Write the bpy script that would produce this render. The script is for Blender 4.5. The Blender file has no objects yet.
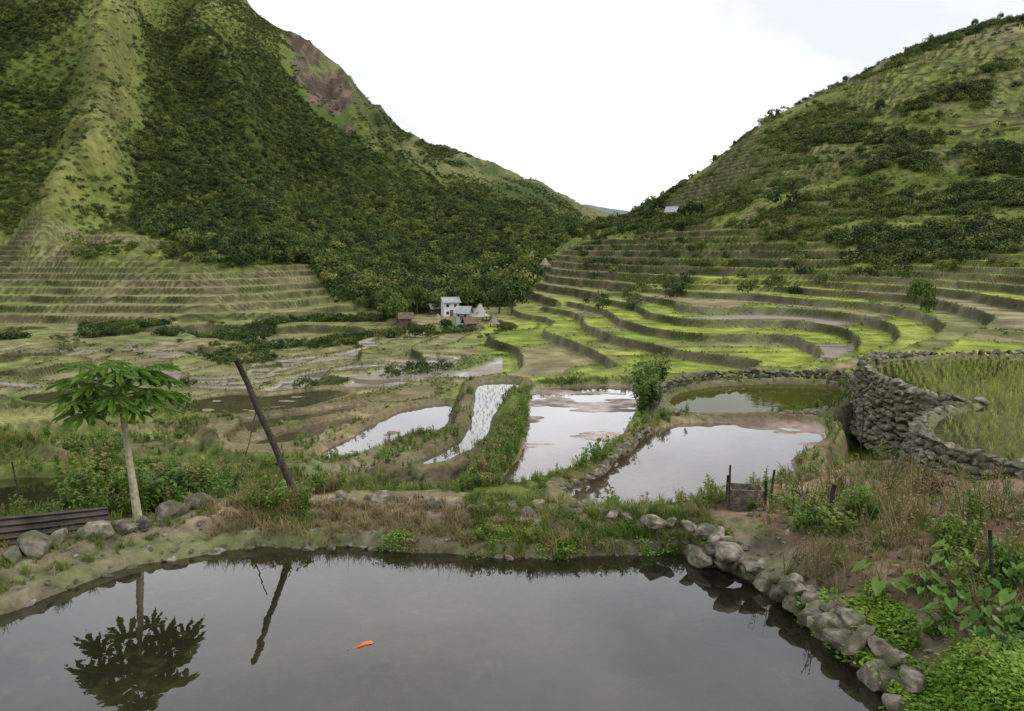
import bpy, math, random, numpy as np
from mathutils import Vector, Matrix
random.seed(7); rng=np.random.default_rng(11)
scene=bpy.context.scene
PITCH=math.radians(8.1); F=740.0; HC=4.0
# ---------------------------------------------------------------- camera
cam=bpy.data.cameras.new("camera"); camo=bpy.data.objects.new("camera",cam)
scene.collection.objects.link(camo); camo.location=(0,0,HC)
camo.rotation_euler=(math.radians(90)-PITCH,0,0)
cam.sensor_width=36; cam.lens=26.0; cam.clip_end=9000; cam.clip_start=.05
scene.camera=camo
scene.view_settings.view_transform='Standard'; scene.view_settings.look='None'; scene.view_settings.exposure=0

# survey helper: sight line meeting a level surface at height z -> world x,y,z
def P(u,v,z=0.0):
    dx=(u-512)/F; dv=(v-355.5)/F
    cy=math.cos(PITCH)-dv*math.sin(PITCH); cz=-math.sin(PITCH)-dv*math.cos(PITCH)
    t=(z-HC)/cz
    return (dx*t,cy*t,z)
# ---------------------------------------------------------------- noise
def hsh(ix,iy,s=0):
    h=(ix.astype(np.int64)*374761393+iy.astype(np.int64)*668265263+s*144269504)&0xffffffff
    h=((h^(h>>13))*1274126177)&0xffffffff
    return ((h^(h>>16))&0xffffff)/float(0xffffff)
def vn(x,y,s=0):
    ix=np.floor(x);iy=np.floor(y);fx=x-ix;fy=y-iy
    fx=fx*fx*(3-2*fx);fy=fy*fy*(3-2*fy)
    a=hsh(ix,iy,s);b=hsh(ix+1,iy,s);c=hsh(ix,iy+1,s);d=hsh(ix+1,iy+1,s)
    return (a*(1-fx)+b*fx)*(1-fy)+(c*(1-fx)+d*fx)*fy
def fbm(x,y,o=3,s=0):
    t=0;a=1;n=0
    for i in range(o):
        t=t+a*(vn(x*2**i+13.7*i,y*2**i-7.1*i,s+i)*2-1);n+=a;a*=.5
    return t/n
def ss(a,b,x):
    t=np.clip((x-a)/(b-a),0,1);return t*t*(3-2*t)
def mix(a,b,t): return a*(1-t)+b*t
# ---------------------------------------------------------------- relief tables
U=[-400,-200,0,100,200,300,350,400,500,560,600,640,700,760,800,900,1024,1250]
DN=[.5,2.4,4.4,9.5,12,16,22,30]
ZN={-400:[2.3,2.3,-.4,.35,-.2,-1.3,-2.6,-4],-200:[2.3,2.3,-.4,.35,-.2,-1.3,-2.6,-4],0:[2.3,2.3,-.4,.35,-.2,-1.3,-2.6,-4],
100:[2.3,2.3,-.4,.35,-.2,-1.4,-2.7,-4],200:[2.3,2.3,-.4,.35,-.2,-1.5,-2.9,-4],300:[2.3,2.3,-.4,.35,-.3,-1.7,-3.2,-4.2],
350:[2.3,2.3,-.4,.35,-.3,-1.8,-3.3,-4.3],400:[2.3,2.3,-.4,.35,-.4,-1.8,-3.2,-4.2],500:[2.3,2.3,-.4,.35,-.4,-1.8,-2.9,-3.8],
560:[2.3,2.3,-.4,.35,-.3,-1.7,-2.6,-3.6],600:[2.3,2.3,-.4,.35,-.3,-1.6,-2.4,-3.4],640:[2.3,2.3,-.4,.37,-.2,-1.5,-2.2,-3.4],
700:[2.3,2.3,-.3,.4,-.1,-1.4,-1.9,-3.2],760:[2.3,2.3,-.1,.45,.05,-1.0,-1.8,-3.2],800:[2.3,2.3,.1,.45,0,-.9,-1.7,-3],
900:[2.3,2.3,.5,.5,-.05,-.75,-1.5,-2.5],1024:[2.3,2.3,.6,.6,.15,-.4,-.8,-1.5],1250:[2.3,2.3,.7,.8,.7,.2,-.2,-1]}
DF=[45,62,80,100,120,150,190,250,350,500,750,1100,1700,2600]
VF={-400:[425,402,388,372,355,335,322,250,150,60,-60,-150,-100,50],
-200:[425,402,388,372,356,337,324,255,170,70,-50,-150,-100,50],
0:[425,402,388,372,356,340,328,270,205,100,-20,-110,-60,80],
100:[428,405,388,372,356,340,326,268,190,85,-20,-80,-20,100],
200:[430,406,390,374,358,342,328,268,232,155,55,-25,20,150],
300:[428,406,390,374,358,342,330,288,254,192,108,20,80,180],
350:[425,405,388,372,356,342,328,302,264,212,160,94,140,190],
400:[418,400,384,368,350,335,320,305,276,202,196,130,180,200],
500:[405,392,380,362,342,322,306,300,275,214,232,167,185,205],
560:[398,387,378,358,338,315,292,260,246,222,248,192,204,210],
600:[392,384,376,352,330,305,280,247,230,240,255,226,206,212],
640:[390,383,375,346,320,298,268,232,214,238,250,245,212,225],
700:[388,381,373,338,308,288,258,215,170,200,230,235,230,230],
760:[386,378,371,338,310,286,248,178,114,160,220,235,230,230],
800:[384,375,368,336,308,282,236,158,90,140,210,235,230,230],
900:[366,356,342,318,296,262,200,122,40,100,180,230,230,230],
1024:[350,332,315,292,266,228,168,88,-8,60,150,220,230,230],
1250:[340,315,290,260,230,190,120,30,-60,0,100,200,220,220]}
z14=lambda *a:list(a)
TMt={-400:z14(1,1,1,1,1,1,1,1,0,0,0,0,0,0),0:z14(1,1,1,1,1,1,1,.95,0,0,0,0,0,0),200:z14(1,1,1,1,1,1,1,.95,0,0,0,0,0,0),
300:z14(1,1,1,1,1,1,1,.8,0,0,0,0,0,0),350:z14(1,1,1,1,1,1,.8,.3,0,0,0,0,0,0),400:z14(1,1,1,1,1,1,.5,0,0,0,0,0,0,0),
500:z14(1,1,1,1,1,1,.6,.0,0,0,0,0,0,0),560:z14(1,1,1,1,1,1,1,.9,.4,0,0,0,0,0),600:z14(1,1,1,1,1,1,1,.85,.5,0,0,0,0,0),
640:z14(1,1,1,1,1,1,.9,.65,.45,0,0,0,0,0),700:z14(1,1,1,1,1,.8,.5,.47,.42,0,0,0,0,0),760:z14(1,1,1,1,1,.75,.48,.48,.5,.3,0,0,0,0),
900:z14(.9,.9,.9,.85,.75,.6,.55,.54,.5,.3,0,0,0,0),1250:z14(.8,.8,.8,.8,.8,.65,.62,.6,.6,.3,0,0,0,0)}
FDt={-400:z14(0,0,0,0,0,0,0,.2,.35,.45,.7,.8,.8,.8),0:z14(0,0,0,0,0,0,0,.2,.35,.55,.85,.8,.8,.8),
100:z14(0,0,0,0,0,0,0,.1,.3,.3,.4,.5,.8,.8),200:z14(0,0,0,0,0,0,0,.35,.9,.85,.6,.35,.5,.5),
300:z14(0,0,0,0,0,0,.1,.8,1,1,.65,0.1,.3,.5),350:z14(0,0,0,0,0,0,.2,.95,1,1,.65,.15,.3,.5),
400:z14(0,0,0,0,0,0,.6,1,1,1,.6,.2,.3,.5),500:z14(0,0,0,0,0,0,.6,1,1,1,.6,.25,.3,.3),
560:z14(0,0,0,0,0,0,.1,.1,.4,1,1,.3,.3,.3),600:z14(0,0,0,0,0,0,0,.05,.3,1,1,.3,.3,.3),
640:z14(0,0,0,0,0,.1,.2,.2,.35,.5,.5,.3,.5,.5),1250:z14(0,0,0,0,0,.1,.2,.25,.35,.5,.5,.5,.5,.5)}
NR,NL=420,420
RG=np.linspace(-1.25,1.25,NR); LG=np.linspace(math.log(.5),math.log(2600),NL)
def tz(v,d): return HC-d*math.tan(PITCH+math.atan((v-355.5)/F))
def blur(a,s,ax):
    k=int(s*3)+1; w=np.exp(-.5*(np.arange(-k,k+1)/s)**2); w/=w.sum()
    p=[(0,0),(0,0)];p[ax]=(k,k);b=np.pad(a,p,mode='edge')
    o=0
    for i,wi in enumerate(w):
        o=o+wi*(b[i:i+a.shape[0]] if ax==0 else b[:,i:i+a.shape[1]])
    return o
def make(tabcols,D,rows,sr,sl):
    rr=[(u-512)/F/1.01 for u in tabcols]
    A=np.array(rows)
    B=np.array([np.interp(RG,rr,A[:,j]) for j in range(A.shape[1])])
    C=np.array([np.interp(LG,np.log(D),B[:,i]) for i in range(NR)])
    return blur(blur(C,sr,0),sl,1)
ZT=make(U,DN+DF,[ZN[u]+[tz(v,d) for v,d in zip(VF[u],DF)] for u in U],5,3)
TT=make(list(TMt),[12,20]+DF,[[0,.9]+TMt[u] for u in TMt],4,3)
FT=make(list(FDt),DF,[FDt[u] for u in FDt],4,4)
def look(T,r,y):
    a=np.clip((r-RG[0])/(RG[1]-RG[0]),0,NR-1.001);b=np.clip((np.log(np.maximum(y,.5))-LG[0])/(LG[1]-LG[0]),0,NL-1.001)
    i=a.astype(int);j=b.astype(int);fa=a-i;fb=b-j
    return (T[i,j]*(1-fa)+T[i+1,j]*fa)*(1-fb)+(T[i,j+1]*(1-fa)+T[i+1,j+1]*fa)*fb
def polar(x,y):
    rho=np.hypot(x,y)+1e-6;az=np.arctan2(x,y);ac=np.clip(az,-.89,.89)
    return rho,az,np.tan(ac),rho*np.cos(ac)
def spur(r,yy,x,y):
    # crests of the grassy spurs that run down the big mountain
    ly=np.log(np.maximum(yy,1));w=.03*fbm(x/70,y/70,3,35)
    c1=np.interp(ly,np.log([230,300,450,800,1200]),[-.70,-.62,-.535,-.49,-.44])
    c2=np.interp(ly,np.log([330,500,900,1200]),[-.30,-.335,-.40,-.36])
    c3=np.interp(ly,np.log([230,450,900]),[-.95,-.80,-.66])
    c4=np.interp(ly,np.log([600,1000,1300]),[-.16,-.22,-.26])
    c5=np.interp(ly,np.log([400,700,1200]),[-.02,-.12,-.20])
    g=lambda c,s:np.exp(-((r+w-c)/s)**2)
    band=ss(245,350,yy)*(1-ss(1050,1250,yy))
    return np.maximum.reduce([g(c1,.036),.55*g(c2,.03)*ss(420,560,yy),.6*g(c3,.035),.5*g(c4,.025)*ss(560,700,yy),.35*g(c5,.02)*ss(500,640,yy)])*band
def smoothS(x,y):
    rho,az,r,yy=polar(x,y)
    S=look(ZT,r,yy)
    b=ss(1.4,2.5,np.abs(az))
    S=mix(S,2.3+.14*np.minimum(rho,1200),b)
    far=ss(230,600,rho)
    wx=x+25*fbm(x/110,y/110,2,5)
    rid=1-np.abs(fbm(wx/120+y/420,y/300,4,31))*2.0
    S=S+far*(rid-.55)*34*(1-.6*ss(820,1050,rho))*mix(1,.35,ss(-.3,-.1,r))
    S=S+spur(r,yy,x,y)*np.minimum(rho,700)*.06
    S=S+ss(700,900,rho)*(1-ss(1080,1150,rho))*9*(1-2*np.abs(fbm(x/45+y/160,y/200,3,37)))
    S=S+ss(130,260,rho)*mix(1.5,2.6,ss(-.1,.1,r))*fbm(x/28,y/28,3,9)
    S=S+ss(150,300,rho)*ss(.1,.3,r)*8*fbm(x/70,y/70,2,19)*(1-ss(300,360,rho))
    return S
# ---------------------------------------------------------------- ponds and paddies (level surfaces with bunds)
def cat(pts,closed=True,n=5):
    pts=[np.array(p[:2]) for p in pts];m=len(pts);o=[]
    rngi=range(m) if closed else range(m-1)
    for i in rngi:
        if closed: a,b,c,d=pts[i-1],pts[i],pts[(i+1)%m],pts[(i+2)%m]
        else: a,b,c,d=pts[max(i-1,0)],pts[i],pts[i+1],pts[min(i+2,m-1)]
        for k in range(n):
            t=k/n
            o.append(.5*((2*b)+(-a+c)*t+(2*a-5*b+4*c-d)*t*t+(-a+3*b-3*c+d)*t**3))
    if not closed:o.append(pts[-1])
    return np.array(o)
ST=[]
def stamp(name,px,z,depth=.15,rim=.2,bw=.35,w=.4,water=True,mud=0.0,bed=(.07,.06,.04),rimc=(.13,.12,.06),wallc=(.10,.10,.05),wetbed=0.0):
    poly=cat([P(u,v,z) for u,v in px])
    ST.append(dict(name=name,poly=poly,z=z,depth=depth,rim=rim,bw=bw,w=w,water=water,mud=mud,bed=bed,rimc=rimc,wallc=wallc,wetbed=wetbed))
GR=(.13,.17,.045);DI=(.30,.235,.165);BR=(.17,.13,.08);DK=(.07,.065,.03)
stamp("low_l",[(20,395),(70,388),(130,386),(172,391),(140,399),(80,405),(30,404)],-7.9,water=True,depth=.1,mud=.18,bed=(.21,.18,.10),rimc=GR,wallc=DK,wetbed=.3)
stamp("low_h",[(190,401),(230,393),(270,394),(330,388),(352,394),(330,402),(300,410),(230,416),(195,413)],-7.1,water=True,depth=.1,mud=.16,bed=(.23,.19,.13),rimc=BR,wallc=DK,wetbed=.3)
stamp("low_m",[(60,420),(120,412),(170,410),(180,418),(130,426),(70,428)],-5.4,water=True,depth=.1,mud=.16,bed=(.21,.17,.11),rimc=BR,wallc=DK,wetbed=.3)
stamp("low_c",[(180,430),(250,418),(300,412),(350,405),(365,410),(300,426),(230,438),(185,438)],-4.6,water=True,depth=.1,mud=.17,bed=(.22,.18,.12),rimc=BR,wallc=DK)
stamp("low_j",[(-60,440),(20,428),(100,430),(150,434),(120,442),(20,452),(-60,458)],-4.4,water=False,depth=.2,bed=(.19,.22,.06),rimc=GR,wallc=DK)
stamp("low_b",[(250,440),(310,425),(370,412),(385,420),(340,436),(290,450),(250,452)],-3.7,water=True,depth=.1,mud=.2,bed=(.19,.16,.10),rimc=BR,wallc=DK)
stamp("low_a",[(20,455),(90,448),(170,446),(172,456),(100,464),(20,466)],-3.2,water=False,depth=.1,bed=(.18,.20,.06),rimc=GR)
stamp("lowwater",[(160,464),(250,460),(300,463),(345,472),(330,478),(260,474),(170,472)],-2.6,rimc=GR,mud=.06)
stamp("paddy_l",[(348,436),(398,411),(440,403),(455,405),(452,420),(440,434),(395,449),(350,461),(312,463),(322,450)],-2.8,mud=.16,depth=.12,bed=(.17,.14,.10),bw=.28,w=.3,rimc=BR,wallc=(.12,.10,.06))
stamp("seedlings",[(480,383),(520,382),(514,398),(500,422),(486,442),(462,460),(425,470),(396,467),(430,453),(458,438),(468,420),(472,400)],-1.9,depth=.09,bw=.35,w=.6,bed=(.14,.14,.09),rimc=BR,wallc=(.13,.11,.07))
stamp("channel",[(530,392),(560,387),(615,385),(652,391),(640,412),(624,440),(600,462),(560,478),(515,490),(492,488),(512,462),(524,430),(524,410)],-1.3,mud=.20,depth=.07,bw=.4,w=.9,bed=(.20,.14,.10),rimc=(.11,.15,.035),wallc=(.10,.14,.035),wetbed=.85)
stamp("roundpond",[(668,398),(700,388),(760,384),(835,386),(848,400),(820,412),(760,417),(700,418),(672,411)],-.9,rim=.18,mud=.03,bw=.4,w=.4,bed=(.11,.10,.035),rimc=(.16,.14,.10),wallc=(.15,.13,.10))
stamp("midpond",[(562,487),(592,478),(622,454),(655,429),(690,422),(760,421),(818,424),(830,440),(802,458),(798,474),(765,488),(735,500),(705,520),(650,522),(600,514),(566,500)],-.7,mud=.10,depth=.16,rim=.15,bw=.25,w=.4,bed=(.22,.15,.105),rimc=BR,wallc=(.14,.12,.08),wetbed=.6)
stamp("leftpool",[(-200,520),(-60,488),(20,476),(75,478),(108,490),(100,505),(30,525),(-80,550)],-.35,bw=.3,mud=.03,rimc=GR)
stamp("bank",[(-400,655),(-100,585),(40,556),(150,528),(215,500),(330,492),(420,492),(520,500),(600,510),(680,520),(735,530),(760,560),(690,553),(600,550),(430,548),(230,546),(120,566),(0,608),(-350,720)],.30,water=False,depth=0,rim=0,bw=.05,w=.5,bed=DI,rimc=(.20,.18,.11),wallc=(.16,.15,.08))
stamp("mainpond",[(-500,760),(-150,655),(0,614),(60,592),(130,567),(230,549),(350,546),(430,551),(520,557),(600,553),(690,553),(735,570),(772,592),(805,614),(845,645),(880,680),(905,712),(950,800),(960,930),(500,960),(0,960),(-500,960)],0.0,depth=.34,rim=.16,bw=.18,w=.5,bed=(.13,.115,.07),rimc=(.17,.15,.10),wallc=(.18,.15,.10))
stamp("ricepaddy",[(868,364),(880,375),(905,387),(942,397),(984,404),(948,413),(928,425),(932,438),(962,450),(1024,466),(1300,520),(1500,520),(1500,358),(1300,357),(1024,356),(920,358)],.3,depth=.1,rim=.10,bw=.06,w=.12,bed=(.13,.13,.05),rimc=(.20,.18,.12),wallc=(.12,.11,.08))
def sdist(poly,x,y):
    d=np.full(x.shape,1e9);ins=np.zeros(x.shape,bool);n=len(poly)
    for i in range(n):
        ax,ay=poly[i];bx,by=poly[(i+1)%n];ex,ey=bx-ax,by-ay
        L=ex*ex+ey*ey+1e-12
        t=np.clip(((x-ax)*ex+(y-ay)*ey)/L,0,1)
        d=np.minimum(d,(x-ax-t*ex)**2+(y-ay-t*ey)**2)
        if abs(ey)>1e-12:
            c=((ay>y)!=(by>y))&(x<ex*(y-ay)/ey+ax);ins^=c
    d=np.sqrt(d);return np.where(ins,d,-d)
def terr(Sn,step,sl,bh):
    k=Sn/step;kf=np.floor(k);fr=k-kf
    w=np.clip(.35*sl,.05,.6);wb=np.clip(.45/step*sl,.045,.2)
    up=ss(1-w,1,fr);bd=1-ss(0,wb,fr)
    return (kf+up)*step+bh*np.maximum(up,bd),kf,np.clip(ss(1-w-.03,1-w+.02,fr),0,1),bd
def arr(c): return np.array(c)[None,:]
def terrain(x,y,col=False):
    x=np.asarray(x,float);y=np.asarray(y,float)
    rho,az,r,yy=polar(x,y)
    S=smoothS(x,y)
    e=.02*rho+.3
    sl=np.hypot(smoothS(x+e,y)-S,smoothS(x,y+e)-S)/e
    sl=np.hypot(sl,.09)
    TMk=look(TT,r,yy); tn=fbm(x/38,y/38,3,77)
    tm=ss(.46,.56,TMk+tn*.5-ss(1.2,1.6,np.abs(az)))
    n1=mix(fbm(x/24,y/24,3,3),fbm(x/30,y/30,1,4),.6*ss(-.05,.05,r)*(1-ss(120,170,rho)))
    left=ss(.0,-.15,r)
    A=mix(1.2,.8,ss(120,170,rho))*(1+.6*left*(1-ss(160,190,rho)))
    z1,k1,rm1,b1=terr(S+n1*A,1.05,sl,.2+.12*left)
    z2,k2,rm2,b2=terr(S+n1*A,1.9,sl,.2)
    d2=ss(163,173,rho)
    zt=mix(z1,z2,d2);kf=np.where(d2>.5,k2+500,k1);rm=mix(rm1,rm2,d2);bd=mix(b1,b2,d2)
    cv=vn(x/21,y/21,90)*(4+3*left);cell=np.floor(cv);cd=np.abs(cv-np.round(cv))
    cb=(1-ss(.03,.09,cd))*(1-ss(165,185,rho))*(1-rm)
    zt=zt+cb*(.22+.1*left)*tm*(1-bd)
    bd=np.maximum(bd,cb)
    rough=ss(20,60,rho)*.25*fbm(x/2.5,y/2.5,3,41)*(1-ss(400,600,rho))+.04*fbm(x/.5,y/.5,3,43)*(1-ss(20,50,rho))
    Z=mix(S+rough*1.6,zt+rough*(.08+.45*rm),tm)
    Z=np.where(rho<14,Z+.07*fbm(x/1.3,y/1.3,2,44),Z)
    water=np.zeros(x.shape)
    stm=np.full(x.shape,-1)
    fd=look(FT,r,yy)
    sp=spur(r,yy,x,y)
    fd=fd-sp*.6*ss(.3,.8,1-fd+.5*sp)
    if col:
        n2=fbm(x/9,y/9,3,20);n3=fbm(x/60,y/60,3,21);n4=vn(x/1.6,y/1.6,22)
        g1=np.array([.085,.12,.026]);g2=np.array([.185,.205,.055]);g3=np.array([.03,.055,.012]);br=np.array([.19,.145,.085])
        mtn=ss(300,450,rho)*(1-ss(.0,.2,r))
        t=ss(-.5,.6,n2*.6+n3*.7)
        C=mix(arr(g1),arr(g2),(t*(1-.55*mtn))[:,None])
        C=mix(C,arr([.19,.19,.06])*(.55+.6*t[:,None]),(ss(.25,.8,sp+.25*n2)*.75)[:,None])
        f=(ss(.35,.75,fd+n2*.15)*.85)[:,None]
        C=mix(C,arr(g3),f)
        C=mix(C,arr(br),(ss(.15,.6,fbm(x/14,y/14,3,55))*.65*(1-ss(.4,.8,fd))*(1-.7*mtn))[:,None])
        far=ss(760,950,rho)[:,None]*ss(-.33,-.2,r)[:,None]
        C=mix(C,mix(arr([.045,.07,.022]),arr([.15,.15,.06]),ss(-.3,.55,fbm(x/34,y/60,4,58))[:,None]),far)
        C=mix(C,arr([.17,.21,.20]),ss(1250,1600,rho)[:,None]*.8)  # aerial haze painted into the ground colour: farthest ridges turn paler and bluish
        cl=r+.245+.035*np.log(yy/950)
        sc=np.exp(-((cl/.045)**2+((np.log(yy/950))/.27)**2))*(.75+.8*fbm(x/24,y/70,4,61))
        C=mix(C,mix(arr([.055,.04,.032]),arr([.15,.105,.08]),ss(-.2,.5,fbm(x/7,y/30,4,62))[:,None]),ss(.34,.44,sc)[:,None]*.95)
        q=hsh(kf,cell,5);q2=hsh(kf,cell,8)
        rice=mix(arr([.255,.285,.05]),arr([.16,.215,.038]),q2[:,None])
        rice=mix(rice,arr([.26,.24,.085]),(ss(.0,.6,n2)*.5)[:,None])
        dull=mix(arr([.15,.175,.055]),arr([.22,.18,.11]),q2[:,None])
        pd=.15+.50*left+.4*ss(150,190,rho)
        tr=np.where((q<pd)[:,None],dull,rice)
        tr=mix(tr,mix(arr([.13,.165,.045]),arr([.19,.165,.09]),ss(-.3,.4,fbm(x/20,y/20,3,25))[:,None]),(ss(165,185,rho)*.7)[:,None])
        tr=tr*(.75+.5*ss(-.5,.5,fbm(x/2.2,y/2.2,3,23))[:,None])
        wet=(((q>.90-.34*left)&(rho<165)).astype(float)*tm*(1-rm)*(1-bd))*(.55+.45*ss(-.2,.3,fbm(x/4,y/2.5,2,24)))
        tr=mix(tr,arr([.20,.165,.12]),ss(.2,.5,wet)[:,None])
        rc=mix(arr([.045,.05,.02]),arr([.105,.085,.055]),ss(-.4,.5,fbm(x/5,y/5,2,13))[:,None])
        rc=mix(rc,arr([.19,.17,.13])*(.5+.8*n4[:,None]),(ss(-.5,.3,fbm(x/11,y/11,2,14))*.8*ss(-.02,.08,r)*(1-ss(135,165,rho)))[:,None])
        rc=mix(rc,arr([.10,.135,.035]),(n4*.22)[:,None])
        tr=mix(tr,rc,rm[:,None]); tr=mix(tr,mix(arr([.12,.155,.035]),arr([.16,.13,.08]),left[:,None]*.6)*(.6+.6*n4[:,None]),(bd*.85*(1-rm)*(1-.6*ss(160,180,rho)))[:,None])
        C=mix(C,tr,tm[:,None])
        near=ss(26,16,rho)[:,None]
        nd=ss(-.3,.35,fbm(x/.9,y/.9,3,70)+.25*fbm(x/3,y/3,2,71)-.45*ss(.1,.4,r))[:,None]
        C=mix(C,mix(mix(arr([.23,.16,.11]),arr([.14,.095,.062]),ss(-.3,.4,fbm(x/.5,y/.5,3,72))[:,None]),arr([.10,.13,.035]),nd),near)
    edge=.10*fbm(x/.7,y/.7,2,50)
    for si,s in enumerate(ST):
        p=s['poly'];m=s['bw']+s['w']+.6
        b=(x>p[:,0].min()-m)&(x<p[:,0].max()+m)&(y>p[:,1].min()-m)&(y<p[:,1].max()+m)
        if not b.any(): continue
        xb,yb=x[b],y[b]
        sd=sdist(p,xb,yb)+edge[b]*(1 if s['bw']>.1 else .8)
        mk=ss(-(s['bw']+s['w']),-s['bw'],sd)
        ins=ss(-.04,.22,sd)
        bn=.05*fbm(xb/.6,yb/.6,3,51)
        top=s['z']+s['rim']+bn
        mf=fbm(xb/2.4,yb/1.1,4,52)
        if s['name']=='midpond': mf=mf*.6+1.15*ss(5.2,8.2,xb+.35*(yb-15))
        bed=s['z']-s['depth']+s['mud']*mf*1.4+(bn*.35)
        if s['name'] in('midpond','channel'): bed=np.minimum(bed,s['z']+.03+bn*.5)
        tgt=mix(top,bed,ins)
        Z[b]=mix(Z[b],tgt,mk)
        wi=ins>.5
        tmp=water[b];tmp[mk>.5]=0
        if s['water']: tmp[wi]=1
        water[b]=tmp
        tmp=stm[b];tmp[mk>.6]=-1;tmp[wi]=si;stm[b]=tmp
        if col:
            nn=ss(-.4,.4,fbm(xb/.5,yb/.5,3,53))[:,None]
            bc=arr(s['bed'])*(.75+.5*nn)
            if s['name']=='mainpond':
                bc=bc*(.45+1.1*ss(-.3,.5,fbm(xb/1.7,yb/1.7,4,57))[:,None])
                bc=mix(bc,arr([.26,.23,.16]),(ss(.25,.5,fbm(xb/.22,yb/.22,3,59))*ss(-.1,.4,fbm(xb/1.5,yb/1.5,2,56)))[:,None]*.8)
            rcx=mix(arr(s['rimc']),arr([.10,.14,.03]),nn*.5)
            if s['name']=='bank':
                gsd=ss(.35,.0,sd)[:,None]; bc=mix(bc,mix(arr([.14,.145,.06]),arr([.23,.18,.12]),nn),np.clip(gsd*.7+ss(.0,.5,fbm(xb/1.5,yb/1.0,3,54))[:,None]*.8*ss(-5.0,-3.0,xb)[:,None],0,1))
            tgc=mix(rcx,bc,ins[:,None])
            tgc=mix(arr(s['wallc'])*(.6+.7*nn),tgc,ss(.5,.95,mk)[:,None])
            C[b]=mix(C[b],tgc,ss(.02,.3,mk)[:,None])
            wet[b]=wet[b]*(1-(mk>.1))+s['wetbed']*wi*(.5+.5*nn[:,0])
    if col: return Z,C,wet
    return Z,dict(water=water,tm=tm,rm=rm,bd=bd,fd=fd,stm=stm,rho=rho,r=r,S=S,sl=sl,sp=sp,yy=yy)
def zt(x,y): return float(terrain(np.array([x]),np.array([y]))[0][0])
def zta(x,y): return terrain(x,y)[0]
TS=np.exp(np.linspace(math.log(6),math.log(2400),2500))
def sight(u,v,dmin=6):
    dx=(u-512)/F; dv=(v-355.5)/F
    cy=math.cos(PITCH)-dv*math.sin(PITCH); cz=-math.sin(PITCH)-dv*math.cos(PITCH)
    t=TS[TS>dmin];x=dx*t;y=cy*t;z=HC+cz*t
    h=terrain(x,y)[0];k=np.where(h>z)[0]
    i=k[0] if len(k) else int(np.argmax((h-z)/t*(t>60)-(t<=60)*9))
    return (x[i],y[i],h[i])
# ---------------------------------------------------------------- material helpers
def mat(name):
    m=bpy.data.materials.new(name);m.use_nodes=True
    return m,m.node_tree,m.node_tree.nodes['Principled BSDF']
def simple(name,c,rough=.8,var=.35,scale=8,bump=.3,metal=0,c2=None,detail=6,moss=None):
    m,nt,b=mat(name);N=nt.nodes;L=nt.links
    g=N.new('ShaderNodeNewGeometry');n=N.new('ShaderNodeTexNoise');n.inputs['Scale'].default_value=scale;n.inputs['Detail'].default_value=detail
    L.new(g.outputs['Position'],n.inputs['Vector'])
    r=N.new('ShaderNodeValToRGB');L.new(n.outputs['Fac'],r.inputs['Fac'])
    c2=c2 or tuple(x*(1+var) for x in c)
    r.color_ramp.elements[0].position=.35;r.color_ramp.elements[1].position=.65
    r.color_ramp.elements[0].color=(*[x*(1-var) for x in c],1);r.color_ramp.elements[1].color=(*c2,1)
    co=r.outputs['Color']
    if moss:
        oi=N.new('ShaderNodeObjectInfo');mr=N.new('ShaderNodeMapRange');mr.inputs[3].default_value=.5;mr.inputs[4].default_value=1.2;L.new(oi.outputs['Random'],mr.inputs[0])
        sc=N.new('ShaderNodeVectorMath');sc.operation='SCALE';L.new(co,sc.inputs[0]);L.new(mr.outputs[0],sc.inputs['Scale'])
        n2=N.new('ShaderNodeTexNoise');n2.inputs['Scale'].default_value=5;n2.inputs['Detail'].default_value=5;L.new(g.outputs['Position'],n2.inputs['Vector'])
        m2=N.new('ShaderNodeMapRange');m2.inputs[1].default_value=.48;m2.inputs[2].default_value=.6;L.new(n2.outputs['Fac'],m2.inputs[0])
        mxx=N.new('ShaderNodeMix');mxx.data_type='RGBA';L.new(m2.outputs[0],mxx.inputs['Factor']);L.new(sc.outputs[0],mxx.inputs['A']);mxx.inputs['B'].default_value=(*moss,1);co=mxx.outputs['Result']
    L.new(co,b.inputs['Base Color']);b.inputs['Roughness'].default_value=rough;b.inputs['Metallic'].default_value=metal
    bp=N.new('ShaderNodeBump');bp.inputs['Strength'].default_value=bump;bp.inputs['Distance'].default_value=.03
    L.new(n.outputs['Fac'],bp.inputs['Height']);L.new(bp.outputs['Normal'],b.inputs['Normal'])
    return m
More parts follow.
